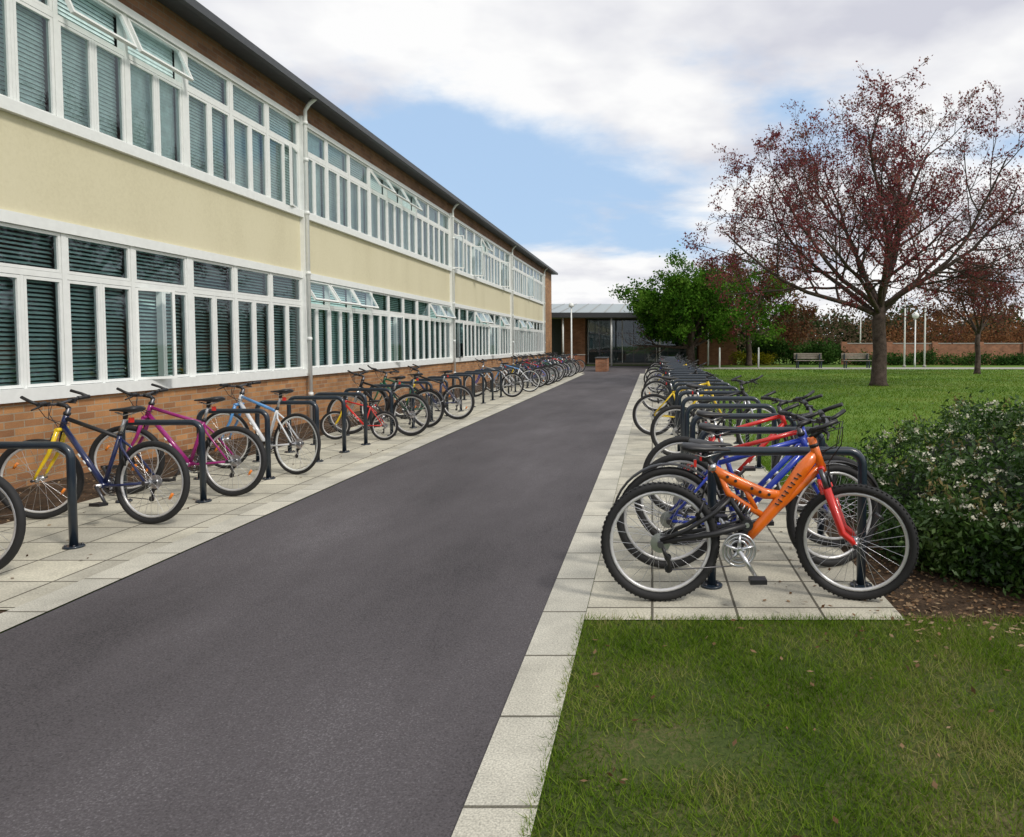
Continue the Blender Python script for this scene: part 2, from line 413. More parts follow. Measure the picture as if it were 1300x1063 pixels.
for i in range(10):
    x = -4.5+i*.8
    f.box(x-.025, x+.025, 49.85, 49.93, .1, 3.15, M['white'] if i % 3 == 0 else M['chrome_dk'])
for z in (.95, 2.2, 3.1): f.box(-4.5, 3.1, 49.86, 49.92, z-.03, z+.03, M['chrome_dk'])
f.box(-4.6, 3.2, 49.8, 49.99, 0, .12, M['concrete'])
f.quad((-4.6, 49.9, .12), (3.2, 49.9, .12), (3.2, 49.9, 3.15), (-4.6, 49.9, 3.15), M['glass'])
f.obj('hall_structure', fb)
lw = MB(); lw.box(-2.95, -2.35, 36.8, 38.5, 0, .70, M['brick_y']); lw.box(-2.98, -2.32, 36.75, 38.55, .702, .74, M['slate']); lw.obj('low_brick_wall')
lw = MB(); lw.box(-5.6, -4.2, 44, 44.3, 0, .75, M['brick_y']); lw.box(-5.62, -4.18, 43.97, 44.33, .752, .80, M['concrete']); lw.obj('low_brick_wall')

gw = MB(); gw.box(13.5, 40, 50, 50.25, 0, 1.45, M['brick_y']); gw.box(13.45, 40, 49.97, 50.28, 1.452, 1.52, M['concrete'])
for i in range(9): x = 13.5+i*3.2; gw.box(x-.2, x+.2, 49.85, 49.969, 0, 1.6, M['brick_y'])
gw.obj('garden_brick_wall')

# ------------------------------------------------------------------ bike stands
def stand_mesh(L, H):
    b = MB(); r = .09; pp = [(0, 0, 0), (0, 0, H-r)]
    for i in range(1, 6):
        a = math.pi/2*i/6; pp.append((r-r*math.cos(a), 0, H-r+r*math.sin(a)))
    pp.append((r, 0, H)); pp.append((L-r, 0, H))
    for i in range(1, 6):
        a = math.pi/2*i/6; pp.append((L-r+r*math.sin(a), 0, H-r+r*math.cos(a)))
    pp += [(L, 0, H-r), (L, 0, 0)]
    b.tube(pp, .0265, 12, M['stand'], ref=(0, 1, 0))
    for x in (0, L):
        b.tube([(x, 0, 0), (x, 0, .012), (x, 0, .014)], [.065, .065, .06], 14, M['stand'])
        for a in range(4): b.tube([(x+.047*math.cos(a*1.57+.7), .047*math.sin(a*1.57+.7), .012), (x+.047*math.cos(a*1.57+.7), .047*math.sin(a*1.57+.7), .024)], .008, 6, M['chrome_dk'])
    return b.mesh('bicycle_stand')
sl = stand_mesh(.72, .72); sr = stand_mesh(.88, .80)
ly = [4.92, 6.36, 7.45, 8.55, 9.3, 10.0, 11.0, 12.0]+[13+i for i in range(23)]
ry = [4.12+i*1.0 for i in range(31)]
for y in ly:
    o = link(bpy.data.objects.new('bicycle_stand', sl)); o.location = (-4.78, y, .01)
for y in ry:
    o = link(bpy.data.objects.new('bicycle_stand', sr)); o.location = (.35, y, .01)

# ------------------------------------------------------------------ bikes
def pm(name, c, rough=.3): 
    key = 'p_'+name
    if key not in M: M[key] = paint(name+'_bike_paint', c, rough, 0, .4, .05)
    return M[key]
ORANGE = pm('orange', (.78, .155, .010)); REDP = pm('red', (.60, .02, .015)); BLUE = pm('blue', (.02, .05, .42)); DBLUE = pm('dark_blue', (.01, .018, .08))
PURP = pm('magenta', (.30, .012, .16)); WHITEP = pm('pearl_white', (.68, .70, .72)); YEL = pm('yellow', (.80, .55, .01)); LBLUE = pm('sky_blue', (.10, .30, .62))
GREEN = pm('green', (.02, .12, .06)); BLK = M['blackp']; AMB = pm('amber_reflector', (.8, .22, .01))

def build_bike(name, frame, fork, frame2=None, R=.33, wb=1.06, steer=0, fs=False, guards=None, rimm=None, tyre=None, crank=-.9, saddle_h=.90, sc=1.0, barends=True, light=False, tw=.024, refl=False):
    b = MB(); frame2 = frame2 or frame; rimm = rimm or M['rim']; tyre = tyre or M['tyre']
    S = Matrix.Scale(sc, 4)
    b.setM(S)
    V = Vector
    A = V((0, 0, R)); F = V((wb, 0, R)); BBp = V((.43, 0, .295))
    ax = V((-math.cos(rad(71)), 0, math.sin(rad(71))))
    H1 = F+V((-.045, 0, 0))+ax*.43; H2 = H1+ax*.125; HT = H2+ax*.06
    St = V((.30, 0, .70))
    def wheel(c, knobs):
        b.ring(c, R-tw, tw, 44, 8, tyre)
        b.ring(c, R-2*tw-.008, .011, 44, 6, rimm, (.95, 1.0))
        ns = 28
        for i in range(ns):
            a = 2*math.pi*i/ns; sd = 1 if i % 2 else -1; a2 = a+(.9 if (i//2) % 2 else -.9)
            b.tube([(c[0]+.022*math.cos(a2), c[1]+sd*.03, c[2]+.022*math.sin(a2)), (c[0]+(R-2*tw-.01)*math.cos(a), c[1], c[2]+(R-2*tw-.01)*math.sin(a))], .0014, 3, M['steel'], caps=False)
        b.tube([(c[0], -.055, c[2]), (c[0], -.03, c[2]), (c[0], -.028, c[2]), (c[0], .028, c[2]), (c[0], .03, c[2]), (c[0], .055, c[2])], [.008, .026, .014, .014, .026, .008], 10, M['steel'])
        if refl or fs:
            for a in ((.6, 3.7) if refl else (.9,)):
                cx, cz = c[0]+.2*math.cos(a), c[2]+.2*math.sin(a)
                b.tube([(cx-.026*math.sin(a), 0, cz+.026*math.cos(a)), (cx+.026*math.sin(a), 0, cz-.026*math.cos(a))], .011, 5, AMB if refl else M['chrome_dk'])
        if knobs:
            for i in range(72):
                a = 2*math.pi*i/72
                for sd in (-1, 1):
                    aa = a+(.03 if sd > 0 else 0)
                    rr = R-.004
                    p0 = V((c[0]+rr*math.cos(aa), sd*.012, c[2]+rr*math.sin(aa)))
                    p1 = V((c[0]+(rr+.0045)*math.cos(aa), sd*.013, c[2]+(rr+.0045)*math.sin(aa)))
                    b.tube([p0, p1], .0075, 4, tyre)
    wheel(A, fs)
    Tst = Matrix.Translation(H1) @ Matrix.Rotation(steer, 4, ax) @ Matrix.Translation(-H1)
    for i, r in enumerate((.055, .048, .042, .035, .028)): b.disc(A, r, -.032-i*.005, -.035-i*.005, 20, M['steel'])
    b.disc(A, .018, -.085, .085, 8, M['chrome_dk'])
    if fs:
        Sx = V((.29, 0, .735))
        b.tube([H2-ax*.035, V((.79, 0, .735)), V((.70, 0, .605)), V((.62, 0, .50)), V((.54, 0, .41)), BBp+V((.03, 0, .02))], [.030, .038, .036, .033, .029, .022], 10, frame, flat=(.66, 1.05))
        b.tube([H1+ax*.02, V((.80, 0, .655)), V((.70, 0, .56)), V((.60, 0, .46))], [.022, .022, .021, .018], 8, frame, flat=(.7, 1.0))
        b.tube([Sx+V((-.012, 0, .012)), V((.345, 0, .70)), V((.46, 0, .645)), V((.58, 0, .595)), V((.69, 0, .585))], [.020, .028, .031, .029, .022], 10, frame, flat=(.66, 1.05))
        b.tube([V((.335, 0, .69)), V((.375, 0, .60)), V((.45, 0, .545)), V((.56, 0, .48))], [.018, .019, .019, .018], 8, frame, flat=(.7, 1))
        b.tube([V((.46, 0, .64)), V((.53, 0, .51))], .015, 8, frame, flat=(.7, 1))
        for hx, hz in ((.37, .692), (.415, .669), (.505, .628), (.55, .609), (.60, .594)): b.disc((hx, 0, hz), .009, -.0225, -.0235, 10, BLK)
        for i, t_ in enumerate((.10, .18, .26, .34, .42, .50, .58, .66)):
            q = V((.79, 0, .735)).lerp(V((.57, 0, .44)), t_); b.tube([q+V((-.013, -.0255, .006)), q+V((.010, -.0255, -.010+.008*(i % 2)))], .0045, 4, BLK)
        b.tube([V((.335, 0, .62)), Sx+V((0, 0, .02)), V((.255, 0, .80))], .0145, 10, BLK)
        b.tube([Sx+V((.003, 0, -.01)), Sx+V((-.004, 0, .025))], .023, 10, M['steel'])
        pv = V((.475, 0, .43))
        for sd in (-1, 1):
            b.tube([pv+V((0, sd*.035, 0)), V((.30, sd*.055, .385)), A+V((0, sd*.068, .012))], [.020, .017, .013], 8, BLK)
            b.tube([V((.385, sd*.03, .575)), V((.30, sd*.05, .50)), V((.15, sd*.062, .41)), A+V((0, sd*.068, .02))], [.015, .013, .012, .012], 8, BLK)
            b.tube([pv+V((0, sd*.035, 0)), V((.385, sd*.03, .575))], .016, 8, BLK)
        b.disc(pv, .034, -.05, .05, 12, BLK); b.disc(pv, .014, -.054, .054, 10, M['steel'])
        for i in range(8):
            q = V((.385, 0, .56)).lerp(V((.485, 0, .50)), i/7.); d_ = V((.10, 0, -.06)).normalized()
            b.tube([q-d_*.004, q+d_*.004], .028, 12, M['steel'] if i % 2 else BLK)
        b.tube([V((.475, 0, .43)), BBp], .03, 10, BLK)
        b.disc(BBp, .032, -.04, .04, 14, BLK)
    else:
        b.tube([BBp, St], .0165, 8, frame)
        b.tube([St-V((-.01, 0, .02)), H2-ax*.03], .0165, 8, frame2)
        b.tube([BBp, H1+ax*.03], .021, 10, frame)
        b.tube([H1, H2], .022, 10, frame)
        for sd in (-1, 1):
            b.tube([St-V((0, 0, .03)), V((.24, sd*.045, .60)), A+V((0, sd*.065, 0))], [.011, .010, .009], 6, frame)
            b.tube([BBp+V((-.02, sd*.02, 0)), V((.30, sd*.045, .30)), A+V((0, sd*.065, 0))], .010, 6, frame)
        b.disc(BBp, .024, -.036, .036, 10, frame)
        sp = V((.30, 0, .70)); e = V((.30-(saddle_h-.06-.70)*.3, 0, saddle_h-.06))
        b.tube([sp, e], .0135, 8, M['steel'])
        b.tube([St, St+V((-.005, 0, .02))], .021, 8, BLK)
        for t_ in (.25, .38, .50):
            q = BBp.lerp(H1, t_); dv = (H1-BBp).normalized()
            for sd in (-1, 1): b.tube([q+V((0, sd*.0205, 0)), q+dv*.035+V((0, sd*.0205, 0))], .007, 4, M['white'])
    sx = .255 if not fs else .245; sz = saddle_h if not fs else .845
    b.tube([(sx-.13, 0, sz+.012), (sx-.12, 0, sz+.012), (sx-.07, 0, sz+.005), (sx, 0, sz), (sx+.07, 0, sz), (sx+.13, 0, sz-.004), (sx+.145, 0, sz-.008)], [.03, .065, .078, .055, .032, .022, .008], 12, BLK, flat=(1, .36), ref=(0, 1, 0))
    b.tube([(sx-.08, .02, sz-.02), (sx, .02, sz-.045), (sx+.09, .01, sz-.02)], .004, 5, M['steel']); b.tube([(sx-.08, -.02, sz-.02), (sx, -.02, sz-.045), (sx+.09, -.01, sz-.02)], .004, 5, M['steel'])
    b.tube([(sx, 0, sz-.01), (sx+.003, 0, sz-.07)], .018, 8, BLK)
    for rr, yy in ((.088, -.056), (.070, -.050), (.05, -.045)): b.ring((BBp.x, yy, BBp.z), rr, .0055 if fs else .0045, 30, 5, M['steel'] if rr > .08 or fs else M['chrome_dk'], (.6, 1.4))
    for i in range(5):
        a = crank+i*1.2566; b.tube([(BBp.x, -.058, BBp.z), (BBp.x+.084*math.cos(a), -.056, BBp.z+.084*math.sin(a))], [.014, .006], 6, M['steel'])
    b.disc(BBp, .016, -.085, .085, 10, M['steel'])
    for sd, a in ((-1, crank), (1, crank+math.pi)):
        e = V((BBp.x+.165*math.cos(a), sd*.085, BBp.z+.165*math.sin(a)))
        b.tube([(BBp.x, sd*.075, BBp.z), e], [.015, .011], 8, M['steel'] if fs else M['chrome_dk'])
        b.tube([e, e+V((0, sd*.02, 0))], .008, 6, M['steel'])
        b.box(e.x-.045, e.x+.045, min(e.y+sd*.02, e.y+sd*.10), max(e.y+sd*.02, e.y+sd*.10), e.z-.012, e.z+.012, BLK)
    yy = -.047
    b.tube([(BBp.x, yy, BBp.z+.086), (0.0, yy, R+.047)], .004, 4, M['chrome_dk'])
    b.tube([(BBp.x, yy, BBp.z-.086), (.06, yy, R-.145), (.03, yy, R-.155), (.02, yy, R-.12), (.045, yy, R-.07), (.02, yy, R-.05)], .004, 4, M['chrome_dk'])
    b.tube([(.01, -.075, R-.01), (.03, -.075, R-.06), (.045, -.06, R-.075), (.05, -.055, R-.15)], [.008, .012, .012, .006], 6, BLK)
    b.disc((.045, 0, R-.14), .022, -.052, -.043, 10, BLK); b.disc((.04, 0, R-.075), .02, -.052, -.043, 10, BLK)
    for sd in (-1, 1):
        b.tube([(.20, sd*.045, .46), (.235, sd*.04, .555)], .007, 5, BLK); b.tube([(.205, sd*.04, .48), (.225, sd*.02, .505)], .006, 5, BLK)
    b.box(sx-.06, sx-.045, -.02, .02, sz-.10, sz-.06, REDP)
    if guards:
        a0, a1 = .35, 3.1; c = A
        pg = [(c[0]+(R+.018)*math.cos(a0+(a1-a0)*i/16), 0, c[2]+(R+.018)*math.sin(a0+(a1-a0)*i/16)) for i in range(17)]
        b.tube(pg, .03, 8, guards, flat=(1, .22), ref=(0, 1, 0))
        for sd in (-1, 1): b.tube([(0, sd*.06, R), pg[-3][:1]+(sd*.03,)+pg[-3][2:]], .003, 4, M['steel'])
    b.setM(S @ Tst)
    wheel(F, fs)
    if guards:
        c = F; pg = [(c[0]+(R+.018)*math.cos(.5+2.3*i/14), 0, c[2]+(R+.018)*math.sin(.5+2.3*i/14)) for i in range(15)]
        b.tube(pg, .03, 8, guards, flat=(1, .22), ref=(0, 1, 0))
        for sd in (-1, 1): b.tube([(c[0], sd*.06, R), pg[-2][:1]+(sd*.03,)+pg[-2][2:]], .003, 4, M['steel'])
    b.disc(F, .012, -.085, .085, 8, M['chrome_dk'])
    for sd in (-1, 1):
        o_ = V((0, sd*.062, 0))
        if fs:
            b.tube([H1+o_+ax*.01, H1+o_-ax*.13], .0155, 10, M['chrome_dk'])
            b.tube([H1+o_-ax*.10, H1+o_-ax*.36, F+o_+V((-.02, 0, .03)), F+o_], [.024, .021, .018, .014], 10, fork)
        else:
            b.tube([H1+o_*.9-ax*.01, H1+o_-ax*.2, F+o_+V((-.03, 0, .06)), F+o_], [.017, .015, .011, .009], 8, fork)
        b.tube([H1+o_-ax*.13+V((.02, 0, 0)), H1+o_*.8-ax*.03+V((.025, 0, 0))], .007, 5, BLK)
    b.tube([H1-V((0, .07, 0)), H1+V((0, .07, 0))], .02 if fs else .016, 8, fork, flat=(1, 1))
    if fs: b.tube([H1-ax*.13+V((-.03, -.07, 0)), H1-ax*.11+V((-.05, 0, .03)), H1-ax*.13+V((-.03, .07, 0))], .012, 8, fork)
    b.tube([H1-ax*.02, HT], .018 if not fs else .024, 10, M['chrome_dk'] if not fs else frame)
    b.tube([H2, H2+ax*.02], .026, 10, BLK)
    bc = HT+V((.085, 0, .03+(.03 if fs else 0)))
    b.tube([HT-ax*.01, HT+V((.02, 0, .015)), bc], [.019, .017, .017], 8, BLK)
    w_ = .30
    bp = [(bc.x-.055, -w_, bc.z+.03), (bc.x-.035, -.2, bc.z+.028), (bc.x-.005, -.11, bc.z+.01), (bc.x, -.05, bc.z), (bc.x, .05, bc.z), (bc.x-.005, .11, bc.z+.01), (bc.x-.035, .2, bc.z+.028), (bc.x-.055, w_, bc.z+.03)]
    b.tube(bp, .0115, 8, M['chrome_dk'])
    for sd in (-1, 1):
        b.tube([(bc.x-.056, sd*(w_+.005), bc.z+.03), (bc.x-.036, sd*.195, bc.z+.028)], .0165, 10, BLK)
        b.tube([(bc.x-.02, sd*.17, bc.z+.02), (bc.x+.02, sd*.18, bc.z-.005), (bc.x+.02, sd*.26, bc.z-.02)], [.01, .009, .006], 6, BLK)
        b.box(bc.x-.04, bc.x+.01, min(sd*.14, sd*.18), max(sd*.14, sd*.18), bc.z, bc.z+.03, BLK)
        if barends: b.tube([(bc.x-.056, sd*w_, bc.z+.03), (bc.x, sd*(w_+.005), bc.z+.055), (bc.x+.07, sd*(w_-.02), bc.z+.085)], [.013, .012, .012], 8, BLK)
    b.tube([(bc.x+.01, -.16, bc.z), (bc.x+.09, -.10, bc.z+.02), (bc.x+.08, -.03, bc.z-.09), (bc.x+.01, -.02, bc.z-.2), (H1.x+.04, 0, H1.z-.02)], .003, 5, BLK)
    b.tube([(bc.x+.01, .16, bc.z), (bc.x+.08, .12, bc.z+.01), (bc.x+.06, .05, bc.z-.1), (bc.x-.06, .03, bc.z-.18)], .003, 5, BLK)
    b.tube([(bc.x, -.15, bc.z), (bc.x+.07, -.02, bc.z+.03), (bc.x+.05, .03, bc.z-.12), (bc.x-.09, .02, bc.z-.16)], .003, 5, BLK)
    return b.mesh(name)

def place(me, X, Y, facing, yaw=0, lean=3, name='bicycle'):
    o = link(bpy.data.objects.new(name, me))
    base = 0 if facing > 0 else 180
    o.rotation_euler = (rad(lean), 0, rad(base+yaw)); o.location = (X, Y, .011)
    return o

m_or = build_bike('bicycle_orange', ORANGE, REDP, steer=-.32, fs=True, crank=-1.0, wb=1.08)
m_b1 = build_bike('bicycle_blue', BLUE, BLUE, steer=.25, guards=BLK, crank=.3, saddle_h=.80)
m_b2 = build_bike('bicycle_blue_red', BLUE, M['steel'], REDP, steer=-.2, crank=1.6, saddle_h=.84)
m_rd = build_bike('bicycle_red', REDP, BLK, steer=.35, crank=.8, saddle_h=.84)
m_yl = build_bike('bicycle_yellow', YEL, YEL, steer=.1, crank=-.5, barends=False)
m_db = build_bike('bicycle_dark', DBLUE, YEL, BLK, steer=.3, crank=.9, refl=True, wb=1.02)
m_pu = build_bike('bicycle_magenta', PURP, PURP, steer=.25, crank=2.2, refl=True)
m_wh = build_bike('bicycle_white', WHITEP, LBLUE, LBLUE, R=.335, steer=.2, crank=-.3, rimm=M['white'], tw=.017, barends=False)
m_kid = build_bike('bicycle_child', REDP, YEL, REDP, R=.30, steer=.3, sc=.72, crank=.4, saddle_h=.80, barends=False)
m_bk = build_bike('bicycle_black', BLK, M['steel'], steer=.3, crank=2.0)
m_gn = build_bike('bicycle_green', GREEN, GREEN, steer=-.2, crank=1.0, guards=BLK)
m_sv = build_bike('bicycle_silver', M['steel'], BLUE, steer=.1, crank=1.4)
place(m_or, .045, 3.88, 1, 0, -2.0)
place(m_b1, .10, 4.45, 1, 3, 4)
place(m_b2, .20, 4.98, 1, -3, 3)
place(m_rd, .24, 5.9, 1, 4, 3)
place(m_bk, .30, 8.9, 1, 4, 3)
place(m_yl, .02, 11.0, 1, -3, 3)
rr = random.Random(3)
for y, m in ((15.0, m_bk), (17.3, m_db), (20.6, m_yl), (22.4, m_bk), (25.3, m_b2), (27.9, m_bk), (30.4, m_gn)):
    place(m, .05+rr.random()*.15, y, 1, rr.uniform(-6, 6), 3)
place(m_bk, -3.98-.17, 4.28, -1, -4, 3)
place(m_db, -3.97, 5.56, -1, -8, 4)
place(m_pu, -3.93, 6.58, -1, -5, 4)
place(m_wh, -3.90, 7.70, -1, -20, 4)
place(m_kid, -3.97, 10.45, -1, -6, 4)
place(m_bk, -3.75, 10.95, -1, -10, 4)
place(m_gn, -3.85, 12.05, -1, -15, 4)
place(m_db, -3.68, 13.35, -1, -6, 4)
pool = [m_bk, m_gn, m_sv, m_db, m_b2, m_rd, m_pu, m_wh, m_bk]
y = 19.0
for i in range(22):
    m = pool[(i*5+2) % len(pool)]
    place(m, -3.95+rr.uniform(-.1, .35), y, -1, rr.uniform(-14, 14), 4)
    y += rr.uniform(1.6, 2.4) if y < 23 else rr.uniform(.45, .85)

# ------------------------------------------------------------------ shrub with flowers
def shrub_h(x, y):
    return (.72+.10*math.sin(x*2.3+1)+.06*math.sin(y*4+x*2)+.07*math.sin(x*7.3+y*5)+.03*math.sin(x*17+y*13))*min(1, .62+.55*(x-1.65))
def fy0(x): return 4.55-.78*min(1, max(0, (x-1.68)/.55))+.07*math.sin(x*6)
hl = leaf_mat('shrub_leaves', [(.010, .028, .006), (.026, .066, .011), (.05, .11, .018), (.09, .15, .035)], .3, .4, ns=2.5)
hx0, hx1, hy1 = 1.70, 6.0, 6.9
core = MB(); nx, ny = 26, 18; vs = []; fs = []
for i in range(nx+1):
    for j in range(ny+1):
        x = hx0+.2+(hx1-hx0-.4)*i/nx; y0_ = fy0(x)+.24; y = y0_+(hy1-.16-y0_)*j/ny
        e = min(i, nx-i, j, ny-j)
        vs.append((x, y, max((shrub_h(x, y)-.20)*min(1, e/2.5), 0)))
for i in range(nx):
    for j in range(ny): a = i*(ny+1)+j; fs.append((a, a+ny+1, a+ny+2, a+1))
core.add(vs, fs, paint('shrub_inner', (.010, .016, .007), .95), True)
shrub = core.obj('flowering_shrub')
C = []
while len(C) < 1650:
    q = R_.random()
    x = R_.uniform(hx0-.08, hx1) if q > .35 else (R_.uniform(hx0-.1, hx0+.3) if q < .12 else R_.uniform(hx0, 3.0))
    ya = fy0(x); y = R_.uniform(ya, hy1) if R_.random() < .55 else R_.uniform(ya-.08, ya+.35)
    e = min(x-hx0+.1, y-ya+.1, hy1-y); top = shrub_h(x, y)*(1 if e > .4 else .5+.5*math.sqrt(max(e, 0)/.4))
    z = R_.uniform(.04, top)
    if e > .38: z = top-abs(R_.gauss(0, .07))+.02
    C.append((x, y, z))
C = np.array(C)
P = np.repeat(C, 38, 0)+rng.normal(size=(len(C)*38, 3))*np.array([.06, .06, .055])
leaves('shrub_foliage', P[P[:, 2] > .01], .022, hl, shrub, .42)
top = C[(C[:, 2] > .30)]
sel = top[rng.random(len(top)) < .42]
P = np.repeat(sel, 15, 0)+rng.normal(size=(len(sel)*15, 3))*np.array([.018, .018, .008])+np.array([0, -.06, .075])
leaves('shrub_flowers', P, .0085, leaf_mat('blossom', [(.50, .48, .36), (.74, .72, .60)], .15), shrub, .9)
sel = top[rng.random(len(top)) < .16]; P = []
for c in sel:
    lx, ly_ = R_.gauss(0, .3), R_.gauss(0, .3)
    for i in range(14): P.append((c[0]+lx*i*.012+R_.gauss(0, .012), c[1]+ly_*i*.012+R_.gauss(0, .012), c[2]+.03+i*.012))
leaves('shrub_shoots', np.array(P), .02, leaf_mat('new_shoots', [(.12, .16, .035), (.24, .18, .09)], .3), shrub, .35)

# ------------------------------------------------------------------ trees
def grow(b, p, d, L, r, lvl, maxl, tips, rnd, up, sides, nchild, spread, mat, ratio):
    n = [7, 6, 5, 4, 3, 3][min(lvl, 5)]
    pp = [p.copy()]; rs = [r]; dd = d.normalized(); q = p.copy(); dirs = [dd.copy()]
    for i in range(n):
        dd = (dd+Vector((rnd.gauss(0, .14), rnd.gauss(0, .14), rnd.gauss(0, .10)+up[min(lvl, len(up)-1)]))).normalized()
        q = q+dd*(L/n); pp.append(q.copy()); rs.append(max(r*(1-.75*(i+1)/n), .0045)); dirs.append(dd.copy())
    b.tube(pp, rs, sides[min(lvl, len(sides)-1)], mat, caps=False)
    if lvl >= maxl-1:
        for a in pp[1:]: tips.append(tuple(a))
    if lvl < maxl:
        k = nchild[min(lvl, len(nchild)-1)]
        for c in range(k):
            t = .22+.78*(c+rnd.random()*.7)/k; t = min(t, .99)
            i = min(int(t*n), n-1); f_ = t*n-i
            bp = pp[i].lerp(pp[i+1], f_); bd = dirs[i+1]
            side = bd.cross(Vector((rnd.gauss(0, 1), rnd.gauss(0, 1), rnd.gauss(0, 1)))).normalized()
            nd = (bd*math.cos(spread)+side*math.sin(spread)*rnd.uniform(.8, 1.25)).normalized()
            grow(b, bp, nd, L*ratio*rnd.uniform(.75, 1.2)*(1.1-.35*t), rs[i]*.55+.002, lvl+1, maxl, tips, rnd, up, sides, nchild, spread, mat, ratio)

def tree(name, base, trunk_h, r, limbs, maxl, up, nchild, ratio, seed, mat, spread=.75):
    rnd = random.Random(seed); b = MB(); tips = []
    B = Vector(base)
    tr = [B+Vector((0, 0, -.05)), B+Vector((0, 0, .15)), B+Vector((.03, 0, trunk_h*.45)), B+Vector((-.02, .02, trunk_h*.8)), B+Vector((.03, 0, trunk_h*1.08))]
    b.tube(tr, [r*1.5, r*1.1, r*.92, r*.9, r*.8], 14, mat)
    for az, el, L, rf in limbs:
        d = Vector((math.cos(rad(az))*math.cos(rad(el)), math.sin(rad(az))*math.cos(rad(el)), math.sin(rad(el))))
        s = B+Vector((0, 0, trunk_h*rnd.uniform(.86, 1.04)))
        grow(b, s, d, L, r*rf, 0, maxl, tips, rnd, up, (8, 6, 5, 4, 3, 3), nchild, spread, mat, ratio)
    return b.obj(name), np.array(tips)

t1, tips = tree('cherry_tree', (7.8, 24.4, 0), 2.7, .25,
    [(180, 24, 6.3, .38), (205, 42, 5.8, .38), (150, 42, 6.0, .38), (90, 56, 5.6, .38), (75, 76, 5.8, .5), (350, 60, 6.4, .42), (0, 34, 6.6, .38), (325, 24, 6.2, .36), (25, 22, 6.2, .36), (270, 44, 5.4, .38), (300, 58, 6.2, .38), (235, 28, 5.6, .34), (170, 60, 5.6, .36)],
    4, (.05, .04, .02, .01, .0), (7, 6, 4, 3), .51, 21, M['bark'], .82)
rl = leaf_mat('red_buds', [(.08, .014, .022), (.17, .035, .045), (.25, .07, .07), (.22, .13, .09)], .35)
P = np.vstack([tips, tips[rng.random(len(tips)) < .55]]); P = P+rng.normal(size=P.shape)*.07
leaves('cherry_tree_foliage', P, .042, rl, t1, .55)

t2, tips = tree('small_tree', (15.6, 34, 0), 1.9, .13,
    [(180, 45, 2.9, .5), (100, 60, 3.2, .5), (10, 50, 3.0, .5), (300, 55, 3.0, .5), (240, 65, 3.2, .5), (60, 30, 2.8, .4)], 3, (.05, .05, .02), (6, 5, 4), .55, 5, M['bark'])
leaves('small_tree_foliage', np.repeat(tips, 2, 0)+rng.normal(size=(len(tips)*2, 3))*.12, .055, leaf_mat('maroon_leaves', [(.08, .028, .022), (.17, .06, .045), (.24, .12, .07)], .3), t2, .6)

t3, tips = tree('copper_tree', (6.4, 47, 0), 1.8, .2,
    [(180, 45, 4.2, .5), (100, 60, 4.4, .5), (10, 45, 4.4, .5), (300, 55, 4.2, .5), (240, 65, 4.4, .5), (0, 20, 4.0, .4)], 3, (.05, .05, .02), (6, 5, 4), .55, 9, M['bark'])
leaves('copper_tree_foliage', np.repeat(tips, 3, 0)+rng.normal(size=(len(tips)*3, 3))*.2, .085, leaf_mat('copper_leaves', [(.06, .025, .015), (.14, .06, .035), (.20, .11, .05)], .3), t3, .6)

t4, tips = tree('green_tree', (2.35, 43.5, 0), 1.3, .28,
    [(180, 35, 3.8, .5), (100, 60, 3.6, .5), (10, 40, 3.8, .5), (300, 45, 3.8, .5), (240, 60, 4.0, .5), (0, 15, 4.2, .4), (190, 12, 3.8, .4), (80, 80, 4.0, .5)], 3, (.05, .04, .02), (6, 5, 3), .5, 14, M['bark'])
cl = []
while len(cl) < 290:
    u = rng.normal(size=3); u /= np.linalg.norm(u); rr_ = rng.random()**.4
    c = np.array([3.2, 43.5, 3.8])+u*rr_*np.array([5.2, 4.2, 2.75])*(1+.20*math.sin(u[0]*7+u[2]*5)+.08*math.sin(u[0]*17))
    if c[2] < 1.4: continue
    cl.append(c)
cl = np.vstack([np.array(cl), tips[rng.random(len(tips)) < .25]])
P = np.repeat(cl, 70, 0)+rng.normal(size=(len(cl)*70, 3))*np.array([.26, .26, .17])
P = P[P[:, 2] > 1.0]
leaves('green_tree_foliage', P[:58000], .085, leaf_mat('green_leaves', [(.010, .034, .005), (.034, .095, .010), (.075, .175, .018), (.13, .24, .035)], .32), t4, .6)

def mass(name, x0, x1, y0, y1, h0, h1, ncl, per, size, cols, sig=.5, seed=1, zmin=.2, sil=1.0):
    q = random.Random(seed); P = []
    for i in range(ncl):
        x = q.uniform(x0, x1); y = q.uniform(y0, y1)
        h = h0+(h1-h0)*(.5+.28*math.sin(x*.55*sil+seed)+.22*math.sin(x*1.7*sil+seed*2))
        P.append((x, y, q.uniform(zmin, h)))
    P = np.repeat(np.array(P), per, 0); P = P+rng.normal(size=P.shape)*np.array([sig, sig, sig*.8])
    P = P[P[:, 2] > 0]
    return leaves(name, P, size, leaf_mat(name+'_leaves', cols, .25), None, .6)
mass('distant_trees', 8, 62, 66, 76, 3.2, 7.4, 520, 42, .13, [(.05, .035, .025), (.11, .075, .05), (.17, .12, .08)], .8, 2, 0.3)
mass('distant_hedge', -3, 62, 77, 80, 3.0, 5.2, 500, 55, .28, [(.014, .032, .010), (.04, .07, .022), (.07, .11, .04)], .7, 5)
mass('evergreen_shrubs', 6.5, 13.4, 49, 51, .8, 1.9, 170, 60, .08, [(.012, .03, .008), (.03, .075, .016), (.06, .12, .025)], .25, 3, .1)
mass('garden_hedge', 13.5, 30, 47.5, 49, .4, .75, 240, 60, .07, [(.015, .04, .01), (.035, .08, .02), (.07, .13, .03)], .22, 4, .1)
mass('red_shrubs', 17, 30, 51, 56, 2.0, 4.4, 220, 42, .09, [(.06, .025, .015), (.17, .07, .035), (.26, .14, .06)], .5, 8, .4)
